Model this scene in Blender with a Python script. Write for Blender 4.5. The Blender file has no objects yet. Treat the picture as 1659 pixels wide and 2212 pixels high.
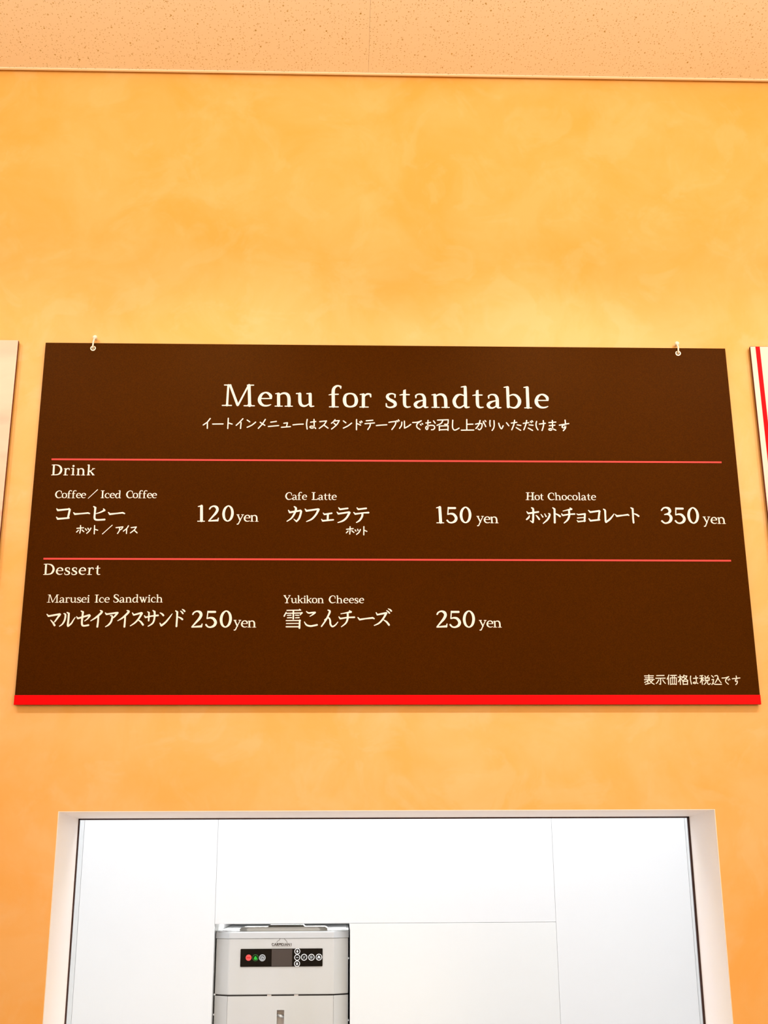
import bpy, bmesh, math, random
from mathutils import Vector, Matrix

SC = bpy.context.scene
COL = SC.collection
random.seed(7)

# ------------------------------------------------------------------ camera
IW, IH = 1659, 2212
F_PX, YAW, PITCH, ROLL = 2640.0, -0.033096, 0.312519, -0.005847
CAM = Vector((-0.11157, -2.939841, 1.55))
_cy, _sy, _cp, _sp, _cr, _sr = math.cos(YAW), math.sin(YAW), math.cos(PITCH), math.sin(PITCH), math.cos(ROLL), math.sin(ROLL)
_fw = Vector((-_sy*_cp, _cy*_cp, _sp))
_r = Vector((_cy, _sy, 0)); _u = _r.cross(_fw)
RT = _r*_cr + _u*_sr
UP = -_r*_sr + _u*_cr
cd = bpy.data.cameras.new('camera')
cd.sensor_fit = 'HORIZONTAL'; cd.sensor_width = 36.0
cd.lens = F_PX/IW*36.0
cd.clip_start = 0.05; cd.clip_end = 60
cam = bpy.data.objects.new('camera', cd); COL.objects.link(cam)
m = Matrix((( RT.x, UP.x, -_fw.x, CAM.x), (RT.y, UP.y, -_fw.y, CAM.y), (RT.z, UP.z, -_fw.z, CAM.z), (0, 0, 0, 1)))
cam.matrix_world = m
SC.camera = cam

# ------------------------------------------------------------------ world, exposure, lights
w = bpy.data.worlds.new('world'); SC.world = w; w.use_nodes = True
w.node_tree.nodes['Background'].inputs[0].default_value = (1.0, 0.85, 0.65, 1)
w.node_tree.nodes['Background'].inputs[1].default_value = 0.05
vs = SC.view_settings
vs.view_transform = 'Standard'; vs.look = 'None'; vs.gamma = 1.0; vs.exposure = 0.0
vs.use_curve_mapping = False
SC.cycles.max_bounces = 8; SC.cycles.diffuse_bounces = 6
SC.cycles.use_denoising = True

def area(name, loc, target, sx, sy, power, color):
    d = bpy.data.lights.new(name, 'AREA'); d.shape = 'RECTANGLE'; d.size = sx; d.size_y = sy
    d.energy = power; d.color = color
    o = bpy.data.objects.new(name, d); COL.objects.link(o); o.location = loc
    o.rotation_euler = (Vector(target)-Vector(loc)).to_track_quat('-Z', 'Y').to_euler()
    return o
def spot(name, loc, target, power, color, angle, blend, radius):
    d = bpy.data.lights.new(name, 'SPOT'); d.energy = power; d.color = color
    d.spot_size = math.radians(angle); d.spot_blend = blend; d.shadow_soft_size = radius
    o = bpy.data.objects.new(name, d); COL.objects.link(o); o.location = loc
    o.rotation_euler = (Vector(target)-Vector(loc)).to_track_quat('-Z', 'Y').to_euler()
    return o
area('shop_ceiling_light', (0, -3.3, 3.74), (0, -3.3, 0), 4.6, 3.0, 10, (1.0, 0.84, 0.56))
area('added_rear_fill', (2.5, -5.45, 2.75), (0.6, 0, 1.9), 1.5, 1.7, 84, (1.0, 0.84, 0.56))  # fill added behind the camera for sheen on the board; no window modelled
area('added_rear_fill', (-0.9, -5.45, 2.65), (-0.5, 0, 1.9), 2.6, 1.7, 32, (1.0, 0.84, 0.56))  # second, dimmer fill added there to brighten board and lower wall
area('added_ceiling_fill', (0, -1.20, 3.35), (0, -0.85, 3.80), 4.4, 0.2, 17.0, (1.0, 0.84, 0.52))  # unseen fill, added to brighten the ceiling and the upper wall
for lx, tx, pw in ((-1.85, -1.20, 34), (-1.25, -0.75, 32), (-0.60, -0.28, 46), (0.60, 0.28, 46), (1.25, 0.75, 34), (1.85, 1.20, 36)):
    spot('menu_spotlight', (lx, -1.30, 3.74), (tx, 0, 2.42), pw*1.15, (1.0, 0.90, 1.0), 50, 1.0, 0.04)
area('added_niche_fill', (-0.32, 1.66, 1.4940), (-0.32, 2.16, 1.470), 0.40, 0.006, 1.2, (1.0, 1.0, 1.0))  # added fill that lifts the dark niche above the machine
area('kitchen_ceiling_light', (0, 0.85, 2.72), (0, 0.85, 0), 1.9, 1.1, 20.6, (0.95, 0.985, 1.03))

# ------------------------------------------------------------------ helpers
def at(px, py, Y=0.0):
    """the point of the vertical plane y = Y seen at pixel (px, py)"""
    d = _fw*F_PX + RT*(px-IW/2) + UP*(IH/2-py)
    t = (Y-CAM.y)/d.y
    return CAM + d*t

def mat(name, color, rough=0.5, metal=0.0, spec=0.5):
    m = bpy.data.materials.new(name); m.use_nodes = True
    b = m.node_tree.nodes['Principled BSDF']
    b.inputs['Base Color'].default_value = (*color, 1)
    b.inputs['Roughness'].default_value = rough
    b.inputs['Metallic'].default_value = metal
    b.inputs['Specular IOR Level'].default_value = spec
    return m
def nodes(m): return m.node_tree.nodes, m.node_tree.links, m.node_tree.nodes['Principled BSDF']
def noise(m, scale, detail=3, rough=0.5, distort=0.0, vscale=None):
    N, L, B = nodes(m)
    tc = N.new('ShaderNodeTexCoord'); mp = N.new('ShaderNodeMapping')
    if vscale: mp.inputs['Scale'].default_value = vscale
    L.new(tc.outputs['Object'], mp.inputs['Vector'])
    n = N.new('ShaderNodeTexNoise'); n.inputs['Scale'].default_value = scale
    n.inputs['Detail'].default_value = detail; n.inputs['Roughness'].default_value = rough
    n.inputs['Distortion'].default_value = distort
    L.new(mp.outputs[0], n.inputs['Vector'])
    return n
def ramp(m, src, stops, interp='LINEAR'):
    N, L, B = nodes(m)
    r = N.new('ShaderNodeValToRGB'); r.color_ramp.interpolation = interp
    e = r.color_ramp.elements
    while len(e) < len(stops): e.new(0.5)
    for i, (p, c) in enumerate(stops):
        e[i].position = p; e[i].color = (*c, 1)
    L.new(src, r.inputs[0]); return r
def bump(m, src, strength, dist=0.001):
    N, L, B = nodes(m)
    b = N.new('ShaderNodeBump'); b.inputs['Strength'].default_value = strength; b.inputs['Distance'].default_value = dist
    L.new(src, b.inputs['Height']); L.new(b.outputs[0], B.inputs['Normal']); return b
def mix(m, fac, a, b, mode='MIX'):
    N, L, B = nodes(m)
    x = N.new('ShaderNodeMix'); x.data_type = 'RGBA'; x.blend_type = mode
    if isinstance(fac, (int, float)): x.inputs[0].default_value = fac
    else: L.new(fac, x.inputs[0])
    for i, v in ((6, a), (7, b)):
        if isinstance(v, tuple): x.inputs[i].default_value = (*v, 1)
        else: L.new(v, x.inputs[i])
    return x.outputs[2]

def obj(name, bm, material, parent=None, smooth=False, bevel=0.0, kind=None, label=None):
    me = bpy.data.meshes.new(name)
    bmesh.ops.recalc_face_normals(bm, faces=bm.faces)
    bm.to_mesh(me); bm.free()
    if material: me.materials.append(material)
    o = bpy.data.objects.new(name, me); COL.objects.link(o)
    if parent is not None:
        o.parent = parent
        p = parent; off = Vector((0, 0, 0))
        while p is not None: off += p.location; p = p.parent
        o.location = -off if not o.location.length else o.location
    if smooth:
        for f in me.polygons: f.use_smooth = True
    if bevel:
        b = o.modifiers.new('bevel', 'BEVEL'); b.width = bevel; b.segments = 2; b.limit_method = 'ANGLE'
    if kind: o['kind'] = kind
    if label: o['label'] = label
    return o
# every mesh is written in world coordinates; a child of an Empty is shifted back by the Empty's place
def thing(name, label, cat, loc, group=None):
    o = bpy.data.objects.new(name, None); COL.objects.link(o); o.location = loc
    o.empty_display_size = 0.1
    o['label'] = label; o['category'] = cat
    if group: o['group'] = group
    return o
def box(bm, x0, x1, y0, y1, z0, z1):
    v = [bm.verts.new((x, y, z)) for x in (x0, x1) for y in (y0, y1) for z in (z0, z1)]
    for f in ((0, 1, 3, 2), (4, 6, 7, 5), (0, 4, 5, 1), (2, 3, 7, 6), (0, 2, 6, 4), (1, 5, 7, 3)):
        bm.faces.new([v[i] for i in f])
def boxes(*bs):
    bm = bmesh.new()
    for b in bs: box(bm, *b)
    return bm
def prism_z(bm, pts, z0, z1):
    a = [bm.verts.new((x, y, z0)) for x, y in pts]; b = [bm.verts.new((x, y, z1)) for x, y in pts]
    n = len(pts)
    bm.faces.new(a[::-1]); bm.faces.new(b)
    for i in range(n): bm.faces.new((a[i], a[(i+1) % n], b[(i+1) % n], b[i]))
def prism_y(bm, pts, y0, y1):
    a = [bm.verts.new((x, y0, z)) for x, z in pts]; b = [bm.verts.new((x, y1, z)) for x, z in pts]
    n = len(pts)
    bm.faces.new(a); bm.faces.new(b[::-1])
    for i in range(n): bm.faces.new((a[i], b[i], b[(i+1) % n], a[(i+1) % n]))
def rrect(x0, x1, z0, z1, r, n=5):
    out = []
    for cx, cz, a0 in ((x1-r, z1-r, 0), (x0+r, z1-r, 90), (x0+r, z0+r, 180), (x1-r, z0+r, 270)):
        for i in range(n+1):
            a = math.radians(a0+90*i/n); out.append((cx+r*math.cos(a), cz+r*math.sin(a)))
    return out
def disc_y(bm, cx, cz, r, y0, y1, n=28):
    prism_y(bm, [(cx+r*math.cos(2*math.pi*i/n), cz+r*math.sin(2*math.pi*i/n)) for i in range(n)], y0, y1)
def ring_y(bm, cx, cz, r0, r1, y0, y1, n=28):
    V = []
    for r in (r0, r1):
        for y in (y0, y1):
            V.append([bm.verts.new((cx+r*math.cos(2*math.pi*i/n), y, cz+r*math.sin(2*math.pi*i/n))) for i in range(n)])
    a, b, c, d = V
    for i in range(n):
        j = (i+1) % n
        bm.faces.new((a[i], a[j], b[j], b[i])); bm.faces.new((c[i], d[i], d[j], c[j]))
        bm.faces.new((a[i], c[i], c[j], a[j])); bm.faces.new((b[i], b[j], d[j], d[i]))
def tube(bm, pts, r, n=10):
    pts = [Vector(p) for p in pts]; rings = []
    for i, p in enumerate(pts):
        t = (pts[min(i+1, len(pts)-1)]-pts[max(i-1, 0)]).normalized()
        u = t.cross(Vector((1, 0, 0)));
        if u.length < 0.1: u = t.cross(Vector((0, 0, 1)))
        u.normalize(); v = t.cross(u)
        rr = r[i] if isinstance(r, (list, tuple)) else r
        rings.append([bm.verts.new(p+(u*math.cos(2*math.pi*k/n)+v*math.sin(2*math.pi*k/n))*rr) for k in range(n)])
    for a, b in zip(rings, rings[1:]):
        for k in range(n): bm.faces.new((a[k], a[(k+1) % n], b[(k+1) % n], b[k]))
    bm.faces.new(rings[0][::-1]); bm.faces.new(rings[-1])
def sphere(bm, c, r, sy=1.0):
    bmesh.ops.create_uvsphere(bm, u_segments=20, v_segments=12, radius=r, matrix=Matrix.Translation(c) @ Matrix.Diagonal((1, sy, 1, 1)))

# ------------------------------------------------------------------ materials
M = {}
# sponged ochre wall paint
m_ = mat('ochre_wall_paint', (0.86, 0.48, 0.17), 0.62, spec=0.3); M['wall'] = m_
n1 = noise(m_, 4.2, 5, 0.60, 0.5); n2 = noise(m_, 7, 4, 0.60, 0.7)
r1 = ramp(m_, n1.outputs[0], [(0.36, (0.93, 0.505, 0.135)), (0.62, (0.94, 0.570, 0.220))])
r2 = ramp(m_, n2.outputs[0], [(0.52, (0, 0, 0)), (0.62, (1, 1, 1))])
mm_ = m_.node_tree.nodes.new('ShaderNodeMath'); mm_.operation = 'MULTIPLY'; mm_.inputs[1].default_value = 0.30
m_.node_tree.links.new(r2.outputs[0], mm_.inputs[0])
c_ = mix(m_, mm_.outputs[0], r1.outputs[0], (0.94, 0.64, 0.33))
m_.node_tree.links.new(c_, nodes(m_)[2].inputs['Base Color'])
bump(m_, n2.outputs[0], 0.08, 0.002)
M['wall_cream'] = mat('cream_wall_paint', (0.80, 0.74, 0.64), 0.7, spec=0.2)
bump(M['wall_cream'], noise(M['wall_cream'], 40).outputs[0], 0.05, 0.001)
# cream acoustic ceiling board with pin holes and short fissures
m_ = mat('acoustic_ceiling_board', (0.97, 0.90, 0.86), 0.85, spec=0.15); M['tile'] = m_
N, L, B = nodes(m_)
tc = N.new('ShaderNodeTexCoord')
wob = N.new('ShaderNodeTexNoise'); wob.inputs['Scale'].default_value = 30; wob.inputs['Detail'].default_value = 2
L.new(tc.outputs['Object'], wob.inputs['Vector'])
def holes(scale, stretch, thr, lo, hi, angle):
    mp = N.new('ShaderNodeMapping'); mp.inputs['Scale'].default_value = (1, stretch, 1); mp.inputs['Rotation'].default_value = (0, 0, angle)
    L.new(tc.outputs['Object'], mp.inputs['Vector'])
    v = N.new('ShaderNodeTexVoronoi'); v.voronoi_dimensions = '2D'; v.inputs['Scale'].default_value = scale
    L.new(mp.outputs[0], v.inputs['Vector'])
    se = N.new('ShaderNodeSeparateColor'); L.new(v.outputs['Color'], se.inputs[0])
    g = N.new('ShaderNodeMath'); g.operation = 'GREATER_THAN'; g.inputs[1].default_value = thr; L.new(se.outputs[0], g.inputs[0])
    rad = N.new('ShaderNodeMapRange'); rad.inputs[3].default_value = lo; rad.inputs[4].default_value = hi; L.new(se.outputs[1], rad.inputs[0])
    q = N.new('ShaderNodeMath'); q.operation = 'DIVIDE'; L.new(v.outputs['Distance'], q.inputs[0]); L.new(rad.outputs[0], q.inputs[1])
    sm = N.new('ShaderNodeMapRange'); sm.interpolation_type = 'SMOOTHSTEP'
    sm.inputs[1].default_value = 0.6; sm.inputs[2].default_value = 1.15; sm.inputs[3].default_value = 1.0; sm.inputs[4].default_value = 0.0
    L.new(q.outputs[0], sm.inputs[0])
    k = N.new('ShaderNodeMath'); k.operation = 'MULTIPLY'; L.new(sm.outputs[0], k.inputs[0]); L.new(g.outputs[0], k.inputs[1])
    st = N.new('ShaderNodeMath'); st.operation = 'MULTIPLY'; L.new(k.outputs[0], st.inputs[0])
    mr = N.new('ShaderNodeMapRange'); mr.inputs[3].default_value = 0.35; mr.inputs[4].default_value = 1.0; L.new(se.outputs[2], mr.inputs[0]); L.new(mr.outputs[0], st.inputs[1])
    return st.outputs[0]
h1 = holes(105, 1.0, 0.50, 0.10, 0.19, 0.0)
h2 = holes(85, 0.34, 0.55, 0.06, 0.12, 0.25)
h3 = holes(75, 0.28, 0.72, 0.05, 0.10, 1.45)
h4 = holes(48, 0.7, 0.72, 0.07, 0.13, 0.7)
def mx(a, b):
    x = N.new('ShaderNodeMath'); x.operation = 'MAXIMUM'; L.new(a, x.inputs[0]); L.new(b, x.inputs[1]); return x.outputs[0]
hs = N.new('ShaderNodeMath'); hs.operation = 'MULTIPLY'; hs.inputs[1].default_value = 0.6
L.new(mx(h2, h3), hs.inputs[0])
hh = mx(mx(h1, h4), hs.outputs[0])
L.new(mix(m_, hh, (0.97, 0.90, 0.86), (0.47, 0.33, 0.08)), B.inputs['Base Color'])
inv = N.new('ShaderNodeMath'); inv.operation = 'SUBTRACT'; inv.inputs[0].default_value = 1; L.new(hh, inv.inputs[1])
bump(m_, inv.outputs[0], 0.35, 0.001)

M['trim'] = mat('cream_ceiling_trim', (0.97, 0.93, 0.85), 0.45)
M['reveal'] = mat('white_painted_reveal', (0.93, 0.85, 0.78), 0.5)
n = noise(M['reveal'], 6, 2); L_ = nodes(M['reveal'])[1]
L_.new(ramp(M['reveal'], n.outputs[0], [(0.3, (0.98, 0.94, 0.89)), (0.7, (0.98, 0.94, 0.93))]).outputs[0], nodes(M['reveal'])[2].inputs['Base Color'])
M['edge_strip'] = mat('dark_maroon_edge_strip', (0.035, 0.008, 0.006), 0.6)
M['white'] = mat('white_laminate', (0.79, 0.79, 0.79), 0.35)
M['white_warm'] = mat('warm_white_laminate', (0.79, 0.79, 0.775), 0.38)
M['gable'] = mat('pale_grey_panel_edge', (0.70, 0.71, 0.71), 0.5)
M['plaster'] = mat('white_kitchen_plaster', (0.93, 0.93, 0.93), 0.8)
for k in ('white', 'white_warm', 'plaster', 'gable', 'trim'):
    bump(M[k], noise(M[k], 120, 2).outputs[0], 0.02, 0.0005)
M['floor'] = mat('warm_wood_floor', (0.55, 0.33, 0.15), 0.45)
n = noise(M['floor'], 4, 5, 0.6, 0.3, (1, 12, 1))
nodes(M['floor'])[1].new(ramp(M['floor'], n.outputs[0], [(0.3, (0.50, 0.40, 0.30)), (0.7, (0.62, 0.51, 0.39))]).outputs[0], nodes(M['floor'])[2].inputs['Base Color'])
M['kfloor'] = mat('grey_kitchen_floor', (0.92, 0.92, 0.92), 0.5)
bump(M['kfloor'], noise(M['kfloor'], 60).outputs[0], 0.1)
# brown menu sheet
m_ = mat('brown_menu_sheet', (0.060, 0.020, 0.002), 0.40, spec=0.075); M['brown'] = m_; nodes(m_)[2].inputs['Specular Tint'].default_value = (1.0, 0.45, 0.06, 1)
n1 = noise(m_, 420, 2, 0.6); n2 = noise(m_, 2.2, 2)
c_ = mix(m_, n2.outputs[0], (0.046, 0.0112, 0.0001), (0.055, 0.0135, 0.0001))
g_ = ramp(m_, n1.outputs[0], [(0.35, (0.80, 0.80, 0.80)), (0.65, (1.20, 1.20, 1.20))])
m_.node_tree.links.new(mix(m_, 1.0, c_, g_.outputs[0], 'MULTIPLY'), nodes(m_)[2].inputs['Base Color'])
bump(m_, n1.outputs[0], 0.15, 0.0004)
M['cream'] = mat('cream_print', (0.95, 0.91, 0.84), 0.6, spec=0.2)
M['red_rule'] = mat('salmon_red_print', (0.85, 0.085, 0.075), 0.5, spec=0.05)
M['red'] = mat('glossy_red_strip', (0.85, 0.0015, 0.004), 0.4, spec=0.05)
bump(M['red'], noise(M['red'], 40, 3).outputs[0], 0.15, 0.002)
M['board_edge'] = mat('dark_brown_board_edge', (0.10, 0.03, 0.008), 0.6)
M['poster_edge'] = mat('maroon_board_edge', (0.12, 0.015, 0.006), 0.6)
M['knob'] = mat('ivory_hook_plastic', (0.97, 0.95, 0.88), 0.35)
M['eyelet'] = mat('pale_brass_eyelet', (0.83, 0.64, 0.42), 0.35, 0.3)
m_ = mat('peach_photo_print', (0.9, 0.7, 0.55), 0.45); M['photo'] = m_
n1 = noise(m_, 5, 3, 0.5, 0.6, (0.5, 1, 1.6)); n2 = noise(m_, 2.0, 2, 0.5, 0.4, (1, 1, 4.5))
r1 = ramp(m_, n1.outputs[0], [(0.35, (0.86, 0.56, 0.40)), (0.62, (0.87, 0.66, 0.50))])
r2 = ramp(m_, n2.outputs[0], [(0.52, (0, 0, 0)), (0.66, (1, 1, 1))])
m_.node_tree.links.new(mix(m_, r2.outputs[0], r1.outputs[0], (0.86, 0.44, 0.33)), nodes(m_)[2].inputs['Base Color'])
m_ = mat('white_poster_print', (0.92, 0.84, 0.78), 0.45); M['poster'] = m_
n1 = noise(m_, 3, 2)
m_.node_tree.links.new(ramp(m_, n1.outputs[0], [(0.3, (0.88, 0.72, 0.62)), (0.7, (0.88, 0.78, 0.71))]).outputs[0], nodes(m_)[2].inputs['Base Color'])
# machine
m_ = mat('champagne_steel', (0.72, 0.69, 0.64), 0.45, 0.08); M['steel'] = m_
n1 = noise(m_, 5, 2, 0.5, 0, (1, 1, 0.4)); n2 = noise(m_, 90, 2, 0.5, 0, (1, 1, 0.03))
m_.node_tree.links.new(ramp(m_, n1.outputs[0], [(0.3, (0.575, 0.555, 0.51)), (0.7, (0.615, 0.595, 0.575))]).outputs[0], nodes(m_)[2].inputs['Base Color'])
bump(m_, n2.outputs[0], 0.03, 0.0004)
M['rim'] = mat('light_grey_rim', (0.60, 0.60, 0.60), 0.4, 0.1)
M['steel_top'] = mat('polished_steel_top', (0.92, 0.93, 0.93), 0.35, 0.0)
M['lid'] = mat('milky_grey_lid', (0.93, 0.91, 0.86), 0.6)
M['lid_cap'] = mat('grey_lid_handle', (0.80, 0.81, 0.81), 0.45)
M['black'] = mat('black_glass_panel', (0.004, 0.004, 0.004), 0.12, spec=0.25)
M['screen'] = mat('dark_grey_screen', (0.055, 0.042, 0.038), 0.3)
M['dark'] = mat('dark_gap', (0.03, 0.02, 0.02), 0.7)
M['slot'] = mat('taupe_slot_metal', (0.55, 0.49, 0.45), 0.4, 0.3)
M['btn_red'] = mat('red_button', (0.85, 0.09, 0.085), 0.4)
M['btn_red_dark'] = mat('deep_red_symbol', (0.70, 0.008, 0.01), 0.4)
M['btn_green'] = mat('green_button', (0.0, 0.42, 0.02), 0.4)
M['btn_green_dark'] = mat('dark_green_ring', (0.003, 0.10, 0.012), 0.4)
M['btn_grey'] = mat('grey_button_print', (0.42, 0.44, 0.45), 0.4)
M['btn_white'] = mat('white_button_print', (0.80, 0.80, 0.80), 0.4)
M['ink'] = mat('dark_brown_ink', (0.055, 0.035, 0.025), 0.5)
M['ink_light'] = mat('grey_ink', (0.33, 0.29, 0.26), 0.5)
for k in ('edge_strip', 'rim', 'steel_top', 'lid', 'knob', 'slot', 'board_edge', 'poster_edge'):
    bump(M[k], noise(M[k], 150, 2).outputs[0], 0.02, 0.0004)

# ------------------------------------------------------------------ structure
ZC = 3.8037                     # underside of the ceiling boards
OX0, OX1, OZ1, OZ0 = -0.776, 0.7645, 1.7655, 0.98     # serving opening in the wall
WT = 0.222                      # wall thickness
WX, YB = 3.4, -5.6              # half width of the shop and its far wall
obj('wall_front', boxes((-WX, OX0, 0, WT, 0, 3.90), (OX1, WX, 0, WT, 0, 3.90), (OX0, OX1, 0, WT, OZ1, 3.90), (OX0, OX1, 0, WT, 0, OZ0)), M['wall'], kind='structure')
obj('wall_left', boxes((-WX-0.1, -WX, YB, WT, 0, 3.90)), M['wall_cream'], kind='structure')
obj('wall_right', boxes((WX, WX+0.1, YB, WT, 0, 3.90)), M['wall_cream'], kind='structure')
obj('wall_rear', boxes((-WX-0.1, WX+0.1, YB-0.1, YB, 0, 3.90)), M['wall_cream'], kind='structure')
obj('floor', boxes((-WX-0.1, WX+0.1, YB-0.1, WT, -0.1, 0)), M['floor'], kind='structure')
ceil_ = obj('ceiling', boxes((-WX-0.1, WX+0.1, YB-0.1, WT, 3.90, 3.98)), M['tile'], kind='structure')
# acoustic boards, each its own piece, 1.5 mm joints
TX, TY, J = 1.82, 0.91, 0.0004
xs0 = -0.052
k = 0
tile_me = None
for j in range(7):
    y1 = -0.0210 - j*TY; y0 = max(y1-TY, YB)
    for i in range(-2, 2):
        x0 = max(xs0+i*TX, -WX); x1 = min(xs0+(i+1)*TX, WX)
        if y1-y0 < 0.05 or x1-x0 < 0.05: continue
        obj('ceiling_tile', boxes((x0+J/2, x1-J/2, y0+J/2, y1-J/2, ZC, ZC+0.012)), M['tile'], ceil_, bevel=0.0003)
obj('edge_trim', boxes((-WX, WX, -0.0210, -0.0140, ZC-0.0025, ZC+0.03)), M['trim'], ceil_, label='thin cream ceiling edge trim')
# white lining boards of the opening
obj('trim_1', boxes((OX0, OX1, 0.0, WT, OZ1-0.0015, OZ1+0.0)), M['reveal'], kind='structure')
obj('trim_2', boxes((OX0, OX0+0.0015, 0.0, WT, OZ0, OZ1-0.0015)), M['reveal'], kind='structure')
obj('trim_3', boxes((OX1-0.0015, OX1, 0.0, WT, OZ0, OZ1-0.0015)), M['reveal'], kind='structure')
obj('trim_4', boxes((OX0+0.0015, OX1-0.0015, -0.02, WT+0.03, OZ0, OZ0+0.02)), M['reveal'], kind='structure')
# dark strip around the back edge of the opening
obj('trim_5', boxes((OX0, OX1, WT, WT+0.006, OZ1-0.0048, OZ1+0.03), (OX0-0.03, OX0+0.0048, WT, WT+0.006, OZ0, OZ1+0.03),
                    (OX1-0.0062, OX1+0.03, WT, WT+0.006, OZ0, OZ1+0.03)), M['edge_strip'], kind='structure')

# kitchen behind the opening
KX, KY, KZ = 1.13, 2.30, 2.80
obj('wall_kitchen_left', boxes((-KX-0.1, -KX, WT, KY, 0, KZ)), M['plaster'], kind='structure')
obj('wall_kitchen_right', boxes((KX, KX+0.1, WT, KY, 0, KZ)), M['plaster'], kind='structure')
obj('wall_kitchen_rear', boxes((-KX-0.1, KX+0.1, KY, KY+0.1, 0, KZ)), M['plaster'], kind='structure')
obj('wall_kitchen_front', boxes((-KX, OX0, WT, WT+0.004, 0, KZ), (OX1, KX, WT, WT+0.004, 0, KZ), (OX0, OX1, WT, WT+0.004, OZ1+0.03, KZ), (OX0, OX1, WT, WT+0.004, 0, OZ0-0.001)), M['plaster'], kind='structure')
obj('floor_kitchen', boxes((-KX-0.1, KX+0.1, WT, KY+0.1, -0.1, 0)), M['kfloor'], kind='structure')
obj('ceiling_kitchen', boxes((-KX-0.1, KX+0.1, WT, KY+0.1, KZ, KZ+0.1)), M['plaster'], kind='structure')

# ------------------------------------------------------------------ white cabinets
CY = 1.45           # plane of their fronts
def cabinet(name, label, x0, x1, z0, z1, door_m, split=None, depth=0.80, g=0.0003):
    t = thing(name, label, 'cabinet', ((x0+x1)/2, CY+depth/2, z0), 'white built-in kitchen cabinets')
    bm = bmesh.new(); th = 0.018
    box(bm, x0+0.0004, x0+th, CY+0.019, CY+depth, z0, z1); box(bm, x1-th, x1-0.0004, CY+0.019, CY+depth, z0, z1)
    box(bm, x0+th, x1-th, CY+0.019, CY+depth, z0, z0+th); box(bm, x0+th, x1-th, CY+0.019, CY+depth, z1-th, z1)
    box(bm, x0+th, x1-th, CY+depth-th, CY+depth, z0+th, z1-th)
    obj('carcass', bm, M['white'], t)
    zs = [z0]+(split or [])+[z1]
    for a, b in zip(zs, zs[1:]):
        obj('door', boxes((x0+g, x1-g, CY, CY+0.018, a+g, b-g)), door_m, t, bevel=0.0008)
    return t
NL, NR, NZ = -0.549, -0.0903, 1.4975
cabinet('tall_cabinet', 'tall white laminate cabinet left of the ice cream machine', -1.010, NL, 0.0, 2.45, M['white'])
cabinet('wall_cabinet', 'wide white laminate cabinet above the ice cream machine', NL, 0.6145, NZ, 2.45, M['white'])
cabinet('tall_cabinet', 'tall white laminate cabinet at the right end, below the orange wall', 0.6145, 1.0848, 0.0, 2.45, M['white'])
cabinet('base_cabinet', 'white cabinet front directly right of the ice cream machine', NR, 0.6145, 0.0, NZ-0.0002, M['white_warm'])
def gable(x0, x1, label):
    o = obj('end_panel', boxes((x0, x1, CY-0.002, CY+0.80, 0, 2.45)), M['gable'], bevel=0.001)
    o['label'] = label; o['category'] = 'panel'; o['group'] = 'end panels of the white cabinets'
gable(-1.0355, -1.0103, 'narrow pale grey end panel at the left edge of the white cabinets')
gable(1.0851, 1.1010, 'narrow pale grey end panel at the right edge of the white cabinets')

# ------------------------------------------------------------------ lettering
BY = -0.011                     # front face of the menu board
class Ink:
    """flat print: ribbons with round ends on a vertical plane"""
    def __init__(self, y, step=1.2e-6): self.bm = bmesh.new(); self.y = y; self.k = 0; self.step = step
    def _y(self):
        self.k = (self.k+1) % 220; return self.y - self.k*self.step
    def poly(self, pts):
        y = self._y(); vs = [self.bm.verts.new((p[0], y, p[1])) for p in pts]
        self.bm.faces.new(vs)
    def disc(self, x, z, r, n=12):
        self.poly([(x+r*math.cos(2*math.pi*i/n), z+r*math.sin(2*math.pi*i/n)) for i in range(n)])
    def stroke(self, pts, smooth=False, closed=False):
        # pts: (x, z, halfwidth)
        if smooth: pts = catmull(pts, closed)
        n = len(pts)
        if smooth:
            # mitred ribbon as one strip
            L_, R_ = [], []
            for i in range(n):
                a = pts[(i-1) % n] if (closed or i > 0) else pts[i]
                b = pts[(i+1) % n] if (closed or i < n-1) else pts[i]
                tx, tz = b[0]-a[0], b[1]-a[1]; l = math.hypot(tx, tz) or 1e-9
                nx, nz = -tz/l, tx/l; x, z, w_ = pts[i]
                L_.append((x+nx*w_, z+nz*w_)); R_.append((x-nx*w_, z-nz*w_))
            y = self._y()
            lv = [self.bm.verts.new((p[0], y, p[1])) for p in L_]; rv = [self.bm.verts.new((p[0], y, p[1])) for p in R_]
            for i in range(n if closed else n-1):
                j = (i+1) % n
                try: self.bm.faces.new((lv[i], lv[j], rv[j], rv[i]))
                except ValueError: pass
            if not closed:
                self.disc(*pts[0]); self.disc(*pts[-1])
        else:
            for a, b in zip(pts, pts[1:]):
                tx, tz = b[0]-a[0], b[1]-a[1]; l = math.hypot(tx, tz) or 1e-9
                nx, nz = -tz/l, tx/l
                self.poly([(a[0]+nx*a[2], a[1]+nz*a[2]), (b[0]+nx*b[2], b[1]+nz*b[2]), (b[0]-nx*b[2], b[1]-nz*b[2]), (a[0]-nx*a[2], a[1]-nz*a[2])])
            for p in pts: self.disc(*p)
    def done(self, name, material, parent, label=None):
        o = obj(name, self.bm, material, parent, label=label)
        return o
def catmull(p, closed, k=7):
    n = len(p); out = []
    rng = range(n) if closed else range(n-1)
    for i in rng:
        g = lambda j: p[j % n] if closed else p[max(0, min(n-1, j))]
        p0, p1, p2, p3 = g(i-1), g(i), g(i+1), g(i+2)
        for s in range(k):
            t = s/k
            out.append(tuple(0.5*((2*p1[c])+(-p0[c]+p2[c])*t+(2*p0[c]-5*p1[c]+4*p2[c]-p3[c])*t*t+(-p0[c]+3*p1[c]-3*p2[c]+p3[c])*t**3) for c in range(3)))
    if not closed: out.append(p[-1])
    return out
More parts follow.
